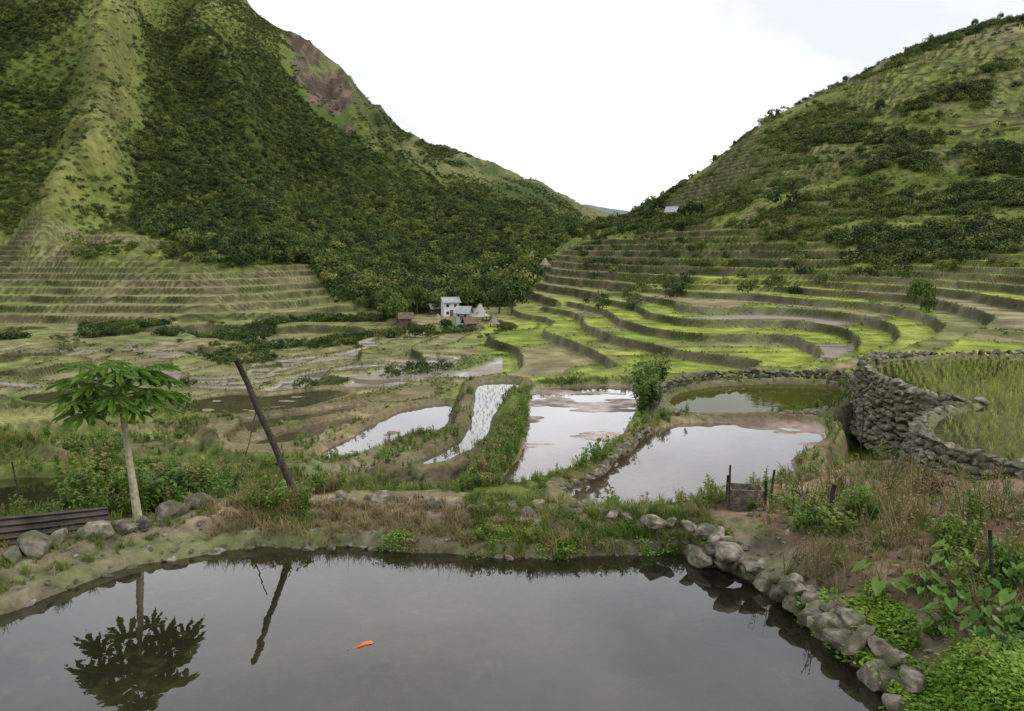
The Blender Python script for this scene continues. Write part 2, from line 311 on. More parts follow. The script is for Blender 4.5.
def foliage(name,ca,cb,nscale=.6,trans=.25,rough=.55,cc=None,bigscale=None):
    m,nt,b=mat(name);N=nt.nodes;L=nt.links
    oi=N.new('ShaderNodeObjectInfo');g=N.new('ShaderNodeNewGeometry')
    n=N.new('ShaderNodeTexNoise');n.inputs['Scale'].default_value=nscale;n.inputs['Detail'].default_value=4
    L.new(g.outputs['Position'],n.inputs['Vector'])
    ad=N.new('ShaderNodeMath');ad.operation='MULTIPLY_ADD';L.new(n.outputs['Fac'],ad.inputs[0]);ad.inputs[1].default_value=1.3;ad.inputs[2].default_value=-.65
    a2=N.new('ShaderNodeMath');a2.operation='ADD';L.new(oi.outputs['Random'],a2.inputs[0]);L.new(ad.outputs[0],a2.inputs[1])
    r=N.new('ShaderNodeValToRGB');L.new(a2.outputs[0],r.inputs['Fac'])
    r.color_ramp.elements[0].color=(*ca,1);r.color_ramp.elements[1].color=(*cb,1);r.color_ramp.elements[0].position=.1;r.color_ramp.elements[1].position=.8
    if cc:
        e=r.color_ramp.elements.new(.97);e.color=(*cc,1)
    L.new(r.outputs['Color'],b.inputs['Base Color']);b.inputs['Roughness'].default_value=rough
    b.inputs['Specular IOR Level'].default_value=.2
    if trans>0:
        t=N.new('ShaderNodeBsdfTranslucent');L.new(r.outputs['Color'],t.inputs['Color'])
        mx=N.new('ShaderNodeMixShader');mx.inputs[0].default_value=trans
        L.new(b.outputs[0],mx.inputs[1]);L.new(t.outputs[0],mx.inputs[2]);L.new(mx.outputs[0],N['Material Output'].inputs['Surface'])
    return m
# terrain material
tmat,nt,b=mat("terrain_ground");N=nt.nodes;L=nt.links
at=N.new('ShaderNodeAttribute');at.attribute_name='Col';aw=N.new('ShaderNodeAttribute');aw.attribute_name='wet'
g=N.new('ShaderNodeNewGeometry')
def nz(s,d=8):
    n=N.new('ShaderNodeTexNoise');n.inputs['Scale'].default_value=s;n.inputs['Detail'].default_value=d;n.inputs['Roughness'].default_value=.65;L.new(g.outputs['Position'],n.inputs['Vector']);return n
na=nz(.25,10);nb=nz(6,8)
mp=N.new('ShaderNodeMapRange');mp.inputs[1].default_value=.3;mp.inputs[2].default_value=.7;mp.inputs[3].default_value=.55;mp.inputs[4].default_value=1.45;L.new(na.outputs['Fac'],mp.inputs[0])
mq=N.new('ShaderNodeMapRange');mq.inputs[1].default_value=.3;mq.inputs[2].default_value=.7;mq.inputs[3].default_value=.55;mq.inputs[4].default_value=1.45;L.new(nb.outputs['Fac'],mq.inputs[0])
mm=N.new('ShaderNodeMath');mm.operation='MULTIPLY';L.new(mp.outputs[0],mm.inputs[0]);L.new(mq.outputs[0],mm.inputs[1])
vm=N.new('ShaderNodeVectorMath');vm.operation='SCALE';L.new(at.outputs['Color'],vm.inputs[0]);L.new(mm.outputs[0],vm.inputs['Scale'])
L.new(vm.outputs[0],b.inputs['Base Color'])
mr=N.new('ShaderNodeMapRange');mr.inputs[3].default_value=.92;mr.inputs[4].default_value=.08;L.new(aw.outputs['Fac'],mr.inputs[0]);L.new(mr.outputs[0],b.inputs['Roughness'])
mr2=N.new('ShaderNodeMapRange');mr2.inputs[3].default_value=.1;mr2.inputs[4].default_value=.8;L.new(aw.outputs['Fac'],mr2.inputs[0]);L.new(mr2.outputs[0],b.inputs['Specular IOR Level'])
bp=N.new('ShaderNodeBump');bp.inputs['Distance'].default_value=.05;L.new(nb.outputs['Fac'],bp.inputs['Height'])
ms=N.new('ShaderNodeMapRange');ms.inputs[3].default_value=.9;ms.inputs[4].default_value=.05;L.new(aw.outputs['Fac'],ms.inputs[0]);L.new(ms.outputs[0],bp.inputs['Strength'])
L.new(bp.outputs['Normal'],b.inputs['Normal'])
# ---------------------------------------------------------------- terrain mesh
az=np.concatenate([np.linspace(-math.pi,-.75,60,endpoint=False),np.linspace(-.75,.75,1150),np.linspace(.75,math.pi,60)[1:]])
rad=np.concatenate([[.05,.5],np.exp(np.linspace(math.log(1.2),math.log(8),80,endpoint=False)),np.exp(np.linspace(math.log(8),math.log(60),340,endpoint=False)),
 np.exp(np.linspace(math.log(60),math.log(360),560,endpoint=False)),np.exp(np.linspace(math.log(360),math.log(3200),190))])
AZ,RD=np.meshgrid(az,rad);X=(RD*np.sin(AZ)).ravel();Y=(RD*np.cos(AZ)).ravel()
Zs=np.empty_like(X);Cs=np.ones((len(X),4));Ws=np.empty_like(X)
for i in range(0,len(X),150000):
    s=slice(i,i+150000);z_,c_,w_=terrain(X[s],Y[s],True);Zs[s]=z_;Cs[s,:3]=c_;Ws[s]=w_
nr,nc=AZ.shape
me=bpy.data.meshes.new("terrain");me.vertices.add(nr*nc)
me.vertices.foreach_set('co',np.stack([X,Y,Zs],1).ravel().astype(np.float32))
I=np.arange(nr*nc).reshape(nr,nc)
q=np.stack([I[:-1,:-1],I[:-1,1:],I[1:,1:],I[1:,:-1]],-1).reshape(-1,4)[:,::-1]
me.loops.add(q.size);me.loops.foreach_set('vertex_index',q.ravel().astype(np.int32))
me.polygons.add(len(q));me.polygons.foreach_set('loop_start',(np.arange(len(q))*4).astype(np.int32))
me.polygons.foreach_set('use_smooth',np.ones(len(q),bool))
a=me.attributes.new('Col','FLOAT_COLOR','POINT');a.data.foreach_set('color',np.clip(Cs,0,1).ravel().astype(np.float32))
a=me.attributes.new('wet','FLOAT','POINT');a.data.foreach_set('value',Ws.astype(np.float32))
me.update(calc_edges=True);me.materials.append(tmat)
to=bpy.data.objects.new("terrain",me);scene.collection.objects.link(to)
# ---------------------------------------------------------------- water sheets
def watermat(name,tint,boost,base,dif):
    m,nt,b=mat(name);N=nt.nodes;L=nt.links
    tr=N.new('ShaderNodeBsdfTransparent');tr.inputs[0].default_value=(*tint,1)
    df=N.new('ShaderNodeBsdfDiffuse');df.inputs[0].default_value=(*base,1)
    m1=N.new('ShaderNodeMixShader');m1.inputs[0].default_value=dif;L.new(tr.outputs[0],m1.inputs[1]);L.new(df.outputs[0],m1.inputs[2])
    gl=N.new('ShaderNodeBsdfGlossy');gl.inputs['Roughness'].default_value=.012;gl.inputs['Color'].default_value=(.97,.97,1,1)
    fr=N.new('ShaderNodeFresnel');fr.inputs['IOR'].default_value=1.33
    ma=N.new('ShaderNodeMath');ma.operation='MULTIPLY_ADD';ma.inputs[1].default_value=boost;ma.inputs[2].default_value=.02;ma.use_clamp=True
    L.new(fr.outputs[0],ma.inputs[0])
    mx=N.new('ShaderNodeMixShader');L.new(ma.outputs[0],mx.inputs[0]);L.new(m1.outputs[0],mx.inputs[1]);L.new(gl.outputs[0],mx.inputs[2])
    g=N.new('ShaderNodeNewGeometry');n=N.new('ShaderNodeTexNoise');n.inputs['Scale'].default_value=2.2;n.inputs['Detail'].default_value=3;L.new(g.outputs['Position'],n.inputs['Vector'])
    bp=N.new('ShaderNodeBump');bp.inputs['Strength'].default_value=.06;bp.inputs['Distance'].default_value=.04;L.new(n.outputs['Fac'],bp.inputs['Height'])
    L.new(bp.outputs[0],gl.inputs['Normal'])
    L.new(mx.outputs[0],N['Material Output'].inputs['Surface'])
    return m
wm=watermat("pond_water",(.66,.64,.48),1.9,(.05,.05,.035),.2);wm2=watermat("paddy_water",(.8,.72,.56),1.9,(.22,.175,.13),.25)
wm3=watermat("algae_water",(.5,.5,.25),.6,(.08,.08,.015),.7)
for s in ST:
    if not s['water']:continue
    p=s['poly'];n=len(p);vs=[]
    ar=sum(p[i][0]*p[(i+1)%n][1]-p[(i+1)%n][0]*p[i][1] for i in range(n))
    sg=1 if ar>0 else -1
    for i in range(n):
        t=p[(i+1)%n]-p[i-1];t=t/(np.linalg.norm(t)+1e-9);o=p[i]+sg*np.array([t[1],-t[0]])*(.12 if s['bw']>.1 else .0)
        vs.append((o[0],o[1],s['z']))
    if sg<0: vs=vs[::-1]
    m=bpy.data.meshes.new("pond_water");m.from_pydata(vs,[],[list(range(n))]);m.materials.append(wm if s['name'] in('mainpond','leftpool') else wm3 if s['name']=='roundpond' else wm2)
    o=bpy.data.objects.new("pond_water" if s['name'] in('mainpond','leftpool','roundpond','midpond','channel') else "rice_paddy_water",m);scene.collection.objects.link(o)
# ---------------------------------------------------------------- mesh builder
class MB:
    def __init__(s): s.v=[];s.f=[]
    def add(s,v,f):
        o=len(s.v);s.v+= [tuple(a) for a in v];s.f+=[tuple(i+o for i in q) for q in f]
    def obj(s,name,m,smooth=False,coll=None,parent=None):
        me=bpy.data.meshes.new(name);me.from_pydata(s.v,[],s.f);me.materials.append(m)
        if smooth: me.polygons.foreach_set('use_smooth',[True]*len(me.polygons))
        me.update();o=bpy.data.objects.new(name,me);(coll or scene.collection).objects.link(o)
        if parent: o.parent=parent
        return o
    def blade(s,b,ang,h,w,bend):
        dx,dy=math.cos(ang),math.sin(ang);px,py=-dy*w,dx*w;V=[]
        for k,(t,ww) in enumerate(((0,1),(.4,.9),(.75,.6))):
            o=bend*t*t*h;V+=[(b[0]+dx*o-px*ww,b[1]+dy*o-py*ww,b[2]+h*t*(1-.25*bend*t)),(b[0]+dx*o+px*ww,b[1]+dy*o+py*ww,b[2]+h*t*(1-.25*bend*t))]
        V.append((b[0]+dx*bend*h,b[1]+dy*bend*h,b[2]+h*(1-.35*bend)))
        s.add(V,[(0,1,3,2),(2,3,5,4),(4,5,6)])
    def leaf(s,b,d,l,w,droop=.2,fold=.15):
        b=Vector(b);d=Vector(d).normalized();sd=d.cross(Vector((0,0,1)))
        if sd.length<.1: sd=Vector((1,0,0))
        sd.normalize();up=sd.cross(d)
        m=b+d*l*.45;t=b+d*l-Vector((0,0,droop*l))
        s.add([b,m+sd*w+up*fold*w,t,m-sd*w+up*fold*w,m-up*fold*w*.6],[(0,4,1),(1,4,2),(2,4,3),(3,4,0)])
    def tube(s,pts,rad,n=7):
        pts=[Vector(p) for p in pts];V=[];Fc=[]
        for i,p in enumerate(pts):
            d=(pts[min(i+1,len(pts)-1)]-pts[max(i-1,0)]).normalized()
            a=d.cross(Vector((.31,.95,.05))).normalized();c=d.cross(a)
            for k in range(n):
                t=2*math.pi*k/n;V.append(p+(a*math.cos(t)+c*math.sin(t))*rad[i])
        for i in range(len(pts)-1):
            for k in range(n):
                Fc.append((i*n+k,i*n+(k+1)%n,(i+1)*n+(k+1)%n,(i+1)*n+k))
        Fc.append(tuple(range(n)));Fc.append(tuple(reversed(range((len(pts)-1)*n,len(pts)*n))))
        s.add(V,Fc)
    def box(s,c,sz,M=None):
        V=[Vector((c[0]+sz[0]*.5*i,c[1]+sz[1]*.5*j,c[2]+sz[2]*.5*k)) for i in(-1,1) for j in(-1,1) for k in(-1,1)]
        if M: V=[M@v for v in V]
        s.add(V,[(0,1,3,2),(4,6,7,5),(0,4,5,1),(2,3,7,6),(0,2,6,4),(1,5,7,3)])
R=random.uniform
def rdir(zmin=-1):
    while 1:
        v=Vector((R(-1,1),R(-1,1),R(-1,1)))
        if .05<v.length<1:
            v.normalize()
            if v.z>=zmin:return v
fm_tree=foliage("forest_foliage",(.026,.048,.013),(.095,.142,.03),.03,.12,.7,cc=(.19,.21,.055))
fm_shrub=foliage("shrub_foliage",(.06,.092,.02),(.15,.19,.042),.12,.2,.6,cc=(.24,.22,.09))
fm_dshrub=foliage("dark_shrub_foliage",(.027,.05,.012),(.09,.13,.025),.12,.15,.6,cc=(.17,.18,.05))
fm_grass=foliage("grass_blades",(.085,.135,.024),(.21,.25,.055),.8,.3,.6,cc=(.32,.27,.13))
fm_bund=foliage("bund_grass_blades",(.055,.08,.02),(.15,.19,.05),.5,.2,.6,cc=(.25,.21,.10))
fm_dry=foliage("dry_grass",(.16,.15,.055),(.33,.26,.13),.8,.3,.7)
fm_rice=foliage("rice_blades",(.20,.27,.04),(.36,.39,.085),.5,.35,.5)
fm_weed=foliage("weed_leaves",(.07,.145,.022),(.18,.27,.04),1.0,.3,.45,cc=(.28,.25,.09))
fm_bright=foliage("creeper_leaves",(.11,.23,.022),(.25,.38,.05),1.0,.3,.45)
fm_taro=foliage("taro_leaves",(.07,.16,.028),(.15,.26,.045),1.0,.3,.35)
fm_papaya=foliage("papaya_leaves",(.11,.20,.03),(.26,.37,.06),1.6,.4,.45)
bark=simple("bark",(.14,.11,.08),.9,.4,14,.8);dark_wood=simple("weathered_wood",(.045,.035,.028),.85,.4,22,.8)
stone_m=simple("field_stone",(.16,.135,.105),.92,.5,11,1.0,c2=(.29,.255,.20),moss=(.085,.09,.045))
def proto(mb,name,m,smooth=False):
    me=bpy.data.meshes.new(name);me.from_pydata(mb.v,[],mb.f);me.materials.append(m)
    if smooth: me.polygons.foreach_set('use_smooth',[True]*len(me.polygons))
    return bpy.data.objects.new(name,me)
def collect(name,objs):
    c=bpy.data.collections.new(name)
    for o in objs:c.objects.link(o)
    return c
def crown(nclump,nleaf,size,flat=.75,lift=.55):
    mb=MB()
    mb.tube([(0,0,-.5),(0,0,.1),(.05,0,lift)],[.09,.06,.03],5)
    for c in range(nclump):
        d=rdir(-.35);cc=Vector((d.x*.62,d.y*.62,lift+d.z*.55*flat+.1));cr=R(.28,.46)
        for k in range(nleaf):
            e=rdir(-.5);p=cc+e*cr*R(.75,1.1)
            n=(e+rdir()*.5).normalized();a=n.cross(rdir()).normalized();b2=n.cross(a);s1=size*R(.6,1.3);s2=size*R(.4,.9)
            mb.add([p-a*s1,p-b2*s2,p+a*s1-n*s1*.3,p+b2*s2],[(0,1,2,3)])
    return mb
c_tree=collect("tree_crowns",[proto(crown(9,20,.13),"tree_%d"%i,fm_tree) for i in range(5)]+[proto(crown(7,22,.13,1.3,.8),"tallt_%d"%i,fm_tree) for i in range(2)])
c_shrub=collect("shrub_crowns",[proto(crown(7,22,.11,.6,.25),"shrub_%d"%i,fm_shrub) for i in range(5)])
c_dshrub=collect("dark_shrub_crowns",[proto(crown(8,22,.11,.6,.25),"dshrub_%d"%i,fm_dshrub) for i in range(5)])
def tuft(n,h,w,spread,bend):
    mb=MB()
    for i in range(n):
        a=R(0,6.28);r=R(0,spread);mb.blade((math.cos(a)*r,math.sin(a)*r,-.02),R(0,6.28),h*R(.5,1.1),w,R(.15,bend))
    return mb
c_grass=collect("grass_tufts",[proto(tuft(22,.26,.006,.09,1.0),"grass_%d"%i,fm_grass) for i in range(4)])
c_bund=collect("bund_tufts",[proto(tuft(22,.3,.012,.16,1.0),"bund_%d"%i,fm_bund) for i in range(4)])
c_dry=collect("dry_tufts",[proto(tuft(18,.28,.005,.09,1.0),"dry_%d"%i,fm_dry) for i in range(3)])
c_rice=collect("rice_tufts",[proto(tuft(11,.3,.006,.035,.55),"rice_%d"%i,fm_rice) for i in range(3)])
c_hillg=collect("hill_grass_clumps",[proto(tuft(40,.8,.05,.5,.9),"hg_%d"%i,fm_grass) for i in range(4)])
def weed(h,nst,nl,ll,lw):
    mb=MB()
    for s in range(nst):
        a=R(0,6.28);top=Vector((math.cos(a)*R(.05,.4)*h,math.sin(a)*R(.05,.4)*h,h*R(.6,1)))
        mid=top*.5+Vector((R(-.05,.05),R(-.05,.05),0));mb.tube([(0,0,-.03),mid,top],[.006,.005,.003],4)
        for k in range(nl):
            t=R(.2,1);p=(mid*(t*2) if t<.5 else mid.lerp(top,t*2-1));d=rdir(-.1);d.z*=.6
            mb.leaf(p,d,ll*R(.6,1.2),lw*R(.7,1.2),R(.1,.5))
    return mb
c_weed=collect("weeds",[proto(weed(.45,5,13,.09,.024),"weed_%d"%i,fm_weed) for i in range(4)])
c_bush=collect("bushes",[proto(weed(1.0,12,20,.15,.045),"bush_%d"%i,fm_weed) for i in range(3)])
c_dryw=collect("dry_weeds",[proto(weed(.7,6,4,.06,.012),"dryw_%d"%i,fm_dry) for i in range(3)])
def creeper():
    mb=MB()
    for k in range(60):
        a=R(0,6.28);r=R(0,.2);d=rdir(.0);d.z*=.4;mb.leaf((math.cos(a)*r,math.sin(a)*r,R(0,.07)),d,R(.03,.06),R(.012,.022),.2)
    return mb
c_creep=collect("creepers",[proto(creeper(),"creep_%d"%i,fm_bright) for i in range(3)])
def taro():
    mb=MB()
    for k in range(6):
        a=k*1.05+R(-.3,.3);h=R(.25,.55);o=R(.1,.28);top=Vector((math.cos(a)*o,math.sin(a)*o,h))
        mb.tube([(0,0,-.02),top*.55+Vector((0,0,.05)),top],[.010,.008,.005],5)
        d=Vector((math.cos(a),math.sin(a),-.55)).normalized();sd=Vector((-math.sin(a),math.cos(a),0));l=R(.16,.26);w=l*.42
        up=sd.cross(d)*-1
        pr=[(-.32,.55),(-.1,.95),(.25,.95),(.6,.55),(1,.0)]
        V=[top,top+d*l*.45-up*.02,top+d*l]
        Lf=[top+d*l*x_+sd*w*y_+up*.025*y_ for x_,y_ in pr[:-1]];Rf=[top+d*l*x_-sd*w*y_+up*.025*y_ for x_,y_ in pr[:-1]]
        V=V+Lf+Rf
        mb.add(V,[(0,3,4),(0,4,5),(0,5,1),(1,5,6),(1,6,2),(0,8,7),(0,9,8),(0,1,9),(1,10,9),(1,2,10)])
    return mb
c_taro=collect("taros",[proto(taro(),"taro_%d"%i,fm_taro) for i in range(3)])
def stone():
    import bmesh
    bm=bmesh.new();bmesh.ops.create_icosphere(bm,subdivisions=3,radius=.5)
    o=Vector((R(0,99),R(0,99),R(0,99)));sc=Vector((R(.9,1.5),R(.7,1.1),R(.5,.75)))
    from mathutils import noise
    pl=[(rdir(),R(.26,.38)) for _ in range(9)]
    for v in bm.verts:
        for n_,d_ in pl:
            t=v.co.dot(n_)
            if t>d_: v.co-=n_*(t-d_)*.93
        v.co*=1+.14*noise.noise(v.co*2.5+o)+.05*noise.noise(v.co*9+o)
        v.co=Vector((v.co.x*sc.x,v.co.y*sc.y,v.co.z*sc.z))*1.15
    me=bpy.data.meshes.new("stone");bm.to_mesh(me);bm.free();me.materials.append(stone_m)
    return bpy.data.objects.new("stone_p",me)
c_stone=collect("stones",[stone() for i in range(9)])
NG={}
def gn(coll):
    if coll.name in NG:return NG[coll.name]
    ng=bpy.data.node_groups.new("scatter_"+coll.name,'GeometryNodeTree')
    ng.interface.new_socket("Geometry",in_out='INPUT',socket_type='NodeSocketGeometry');ng.interface.new_socket("Geometry",in_out='OUTPUT',socket_type='NodeSocketGeometry')
    n=ng.nodes;l=ng.links;gi=n.new('NodeGroupInput');go=n.new('NodeGroupOutput');ip=n.new('GeometryNodeInstanceOnPoints');ci=n.new('GeometryNodeCollectionInfo')
    ci.inputs['Collection'].default_value=coll;ci.inputs['Separate Children'].default_value=True;ci.inputs['Reset Children'].default_value=True
    def na_(nm,ty):
        a=n.new('GeometryNodeInputNamedAttribute');a.data_type=ty;a.inputs['Name'].default_value=nm;return a.outputs['Attribute']
    l.new(gi.outputs[0],ip.inputs['Points']);l.new(ci.outputs[0],ip.inputs['Instance']);ip.inputs['Pick Instance'].default_value=True
    l.new(na_('pid','INT'),ip.inputs['Instance Index']);l.new(na_('rot','FLOAT_VECTOR'),ip.inputs['Rotation']);l.new(na_('scl','FLOAT_VECTOR'),ip.inputs['Scale'])
    l.new(ip.outputs[0],go.inputs[0]);NG[coll.name]=ng;return ng
def scatter(name,coll,pts,smin,smax,tilt=.15,scl=None,rot=None,flat=1.0):
    pts=np.asarray(pts,float);n=len(pts)
    if n==0:return
    me=bpy.data.meshes.new(name);me.vertices.add(n);me.vertices.foreach_set('co',pts.ravel().astype(np.float32))
    s=rng.uniform(smin,smax,n) if scl is None else np.asarray(scl)
    s3=np.stack([s,s,s*rng.uniform(.85,1.15,n)*flat],1)
    if rot is None: rot=np.stack([rng.normal(0,tilt,n),rng.normal(0,tilt,n),rng.uniform(0,6.28,n)],1)
    a=me.attributes.new('scl','FLOAT_VECTOR','POINT');a.data.foreach_set('vector',s3.ravel().astype(np.float32))
    a=me.attributes.new('rot','FLOAT_VECTOR','POINT');a.data.foreach_set('vector',rot.ravel().astype(np.float32))
    a=me.attributes.new('pid','INT','POINT');a.data.foreach_set('value',rng.integers(0,len(coll.objects),n).astype(np.int32))
    o=bpy.data.objects.new(name,me);scene.collection.objects.link(o)
    md=o.modifiers.new("scatter",'NODES');md.node_group=gn(coll);return o
def annulus(n,d0,d1,a0,a1):
    d=np.sqrt(rng.uniform(d0*d0,d1*d1,n));a=rng.uniform(a0,a1,n);return d*np.sin(a),d*np.cos(a)
def scarp(i):
    cl=i['r']+.245+.035*np.log(i['yy']/950);return (np.abs(cl)<.036)&(np.abs(np.log(i['yy']/950))<.2)&(rng.random(len(cl))<.93)
# forest
x,y=annulus(100000,190,1150,-.85,.35);z,i=terrain(x,y)
dn=i['fd']+.45*fbm(x/35,y/35,3,15)
k=(rng.random(len(x))<ss(.35,.8,dn)*.95+.015)&(i['tm']<.5)&~scarp(i)
sc_=rng.uniform(2.2,4.6,len(x))*mix(1,.7,ss(300,420,i['rho']))*mix(1,.6,ss(800,900,i['rho']))
scatter("forest_trees",c_tree,np.stack([x,y,z-.3],1)[k],1,1,.08,scl=sc_[k])
x,y=annulus(42000,90,420,.0,.85);z,i=terrain(x,y)
nn=fbm(x/22,y/22,3,16)
k=((nn>-.06)&(i['tm']<.6)&(rng.random(len(x))<.85))|((rng.random(len(x))<.05)&(i['rho']>150))|((i['rm']>.5)&(nn>.1)&(rng.random(len(x))<.35)&(i['rho']>140))
k&=(i['r']>.09)
P3=np.stack([x,y,z-.15],1);dk=fbm(x/40,y/40,2,91)+rng.normal(0,.15,len(x))>-.06
scatter("hillside_shrubs",c_dshrub,P3[k&dk],.8,2.6,.1);scatter("hillside_shrubs",c_shrub,P3[k&~dk],.7,2.0,.1)
x,y=annulus(80000,200,1100,-.85,.0);z,i=terrain(x,y);k=(i['tm']<.5)&(rng.random(len(x))<.85-.75*np.clip(i['sp'],0,.7))&~scarp(i)
farr=(i['rho']>820)&(i['r']>-.3);k&=~(farr&(fbm(x/30,y/60,3,93)<.05))
dk=fbm(x/60,y/60,3,92)+rng.normal(0,.2,len(x))-i['sp']*.35>-.15
P3=np.stack([x,y,z-.2],1)
scatter("mountain_shrubs",c_dshrub,P3[k&dk],1.2,2.8,.1);scatter("mountain_shrubs",c_shrub,P3[k&~dk],.9,2.2,.1)
x,y=annulus(50000,60,330,-.8,.8);z,i=terrain(x,y)
k=((i['tm']<.5)|((i['rm']>.3)&(i['rho']>170)&(i['r']>.05)&(rng.random(len(x))<.3)))&((i['fd']<.5)|(i['tm']<.5))
scatter("hillside_grass",c_hillg,np.stack([x,y,z-.1],1)[k],.3,.75,.2)
x,y=annulus(60000,26,150,-.7,.7);z,i=terrain(x,y);k=((i['rm']>.3)|(i['bd']>.5))&(i['stm']<0)&~((i['r']>0)&(i['rho']>50)&(rng.random(len(x))<.55))
scatter("terrace_bund_grass",c_bund,np.stack([x,y,z],1)[k],.35,1.1,.2)
x,y=annulus(34000,11,38,-.75,.75);z,i=terrain(x,y);k=(i['stm']<0)&(i['tm']<.5+i['bd']+i['rm'])&(fbm(x/1.6,y/1.6,3,33)>-.05)&~((x>3.5)&(y<17)&(rng.random(len(x))<.75))
scatter("bund_bank_grass",c_grass,np.stack([x,y,z],1)[k],.35,1.0,.2)
x,y=annulus(9000,11,30,-.75,.75);z,i=terrain(x,y);k=(i['stm']<0)&(fbm(x/2,y/2,3,34)>.12)&~((x>3.5)&(y<17)&(rng.random(len(x))<.6))
scatter("bund_bank_weeds",c_weed,np.stack([x,y,z],1)[k],.3,.8,.2)
x,y=annulus(6000,30,170,-.75,.0);z,i=terrain(x,y);k=(fbm(x/12,y/12,2,18)>.44)&(i['water']<.5)&(i['stm']<0)
scatter("valley_shrubs",c_dshrub,np.stack([x,y,z],1)[k],.3,1.1,.1)
x,y=annulus(4500,150,215,-.75,-.15);z,i=terrain(x,y);k=(fbm(x/16,y/16,2,28)>.14)
scatter("valley_shrubs",c_dshrub,np.stack([x,y,z],1)[k],.7,2.0,.1)
# ---------------------------------------------------------------- near plants
def inpoly(px,z,n):
    p=np.array([P(u,v,z)[:2] for u,v in px]);lo=p.min(0);hi=p.max(0)
    q=rng.uniform(lo,hi,(n,2));s=sdist(p,q[:,0],q[:,1]);return q[s>0]
def grow(name,coll,px,z,n,s0,s1,nthr=None,ns=1.5,tilt=.15,sink=0,allowwater=False,seed=60):
    q=inpoly(px,z,n);x,y=q[:,0],q[:,1];zz,i=terrain(x,y)
    k=(i['water']<.5) if not allowwater else np.ones(len(x),bool)
    if nthr is not None:k&=fbm(x/ns,y/ns,2,seed)>nthr
    return scatter(name,coll,np.stack([x,y,zz-sink],1)[k],s0,s1,tilt)
bank=[(210,545),(200,500),(330,488),(420,488),(520,494),(600,503),(700,514),(735,528),(720,560),(600,556),(430,553)]
grow("bank_grass",c_grass,bank,.3,3800,.25,.85,-.03)
grow("bank_dry_grass",c_dry,bank,.3,2600,.3,.9,.0,1.0,seed=64)
grow("bank_dry_grass",c_dry,[(215,520),(230,480),(420,480),(400,500),(300,512)],.3,900,.5,1.2,-.1)
grow("bank_weeds",c_weed,[(225,515),(230,480),(420,480),(420,500),(300,512)],.3,120,.5,1.1,-.1)
grow("bank_weeds",c_weed,[(380,550),(400,520),(690,525),(690,556),(560,556)],.3,260,.2,.5,-.1)
grow("shore_creeper",c_creep,[(220,552),(330,538),(430,530),(560,532),(700,540),(690,566),(520,565),(400,560)],.2,900,.4,1.0,.05,.6,seed=65)
grow("pond_edge_creeper",c_creep,[(700,550),(715,530),(780,545),(800,590),(780,590),(740,570)],.3,420,.8,1.5,-.1)
rf=[(735,530),(770,490),(830,455),(930,470),(1030,500),(1200,560),(1200,760),(985,760),(960,700),(900,650),(840,600),(790,575)]
rfar=[(760,505),(800,470),(850,445),(930,455),(1060,490),(1060,560),(900,550),(800,540)]
rmid=[(750,545),(765,500),(830,500),(1060,530),(1100,600),(920,610),(860,600),(800,580)]
rnear=[(760,550),(860,545),(960,560),(1200,590),(1200,760),(985,760),(960,700),(900,650),(840,600),(790,575)]
grow("slope_grass",c_grass,rf,.55,1800,.25,.7,.05)
grow("slope_dry_grass",c_dry,rf,.55,1500,.3,.9,.05,seed=64)
grow("slope_dry_weeds",c_dryw,rfar,.4,170,.5,1.2,.0,1.0,seed=69)
grow("slope_dry_weeds",c_dryw,rmid,.4,120,.5,1.1,.0,1.0,seed=61)
grow("slope_weeds",c_weed,rfar,.3,110,.3,.7,.1,1.2,seed=66)
grow("slope_weeds",c_weed,rmid,.5,380,.35,1.1,.03,1.0,seed=68)
grow("slope_weeds",c_weed,rnear,.55,320,.3,.8,.0,1.2,seed=67)
grow("slope_creeper",c_creep,[(900,655),(930,640),(1040,655),(1100,760),(990,760)],.6,2000,.5,1.1,-.12,.7)
grow("slope_creeper",c_creep,[(740,540),(860,570),(920,610),(900,650),(840,600)],.5,700,.6,1.3,.0,.8)
grow("taro_plants",c_taro,[(850,575),(1024,565),(1150,650),(1010,655),(920,620)],.6,52,.35,.7,None,tilt=.1)
grow("roadside_bush",c_bush,[(765,500),(830,480),(850,490),(880,520),(870,545),(800,530)],.4,26,.3,.6,.0,1.)
grow("papaya_undergrowth",c_bush,[(70,512),(85,488),(230,478),(240,498),(200,500),(140,514)],.0,64,.4,.85,None)
grow("papaya_undergrowth",c_weed,[(60,520),(100,490),(230,478),(240,498),(200,505),(140,516)],.1,160,.6,1.4,None)
grow("bund_grass",c_grass,[(525,388),(545,392),(524,440),(500,490),(430,492),(440,470),(490,450),(520,410)],-1.2,4200,.5,1.2)
grow("bund_weeds",c_weed,[(520,410),(530,400),(524,440),(500,490),(430,492),(440,478),(490,455)],-1.2,500,.5,1.0)
grow("bund_bush",c_bush,[(628,400),(640,378),(662,380),(660,410),(640,418)],-.9,34,.8,1.4)
grow("bund_weeds",c_weed,[(560,482),(585,455),(625,440),(640,420),(655,425),(620,460),(590,482)],-.8,130,.6,1.3)
grow("bund_grass",c_grass,[(560,482),(585,465),(625,440),(655,405),(670,420),(620,460),(590,482)],-.6,600,.5,1.)
grow("pond_margin_grass",c_grass,[(640,420),(660,380),(860,368),(860,384),(845,388),(700,384),(660,395)],-.7,1400,.4,1.0,-.1)
grow("wall_top_grass",c_grass,[(870,372),(868,360),(880,358),(1000,398),(1000,408),(940,400)],.3,300,.3,.7,-.1)
grow("wall_foot_weeds",c_weed,[(815,450),(820,425),(860,445),(925,450),(960,462),(930,470)],-.9,100,.4,.9,-.1)
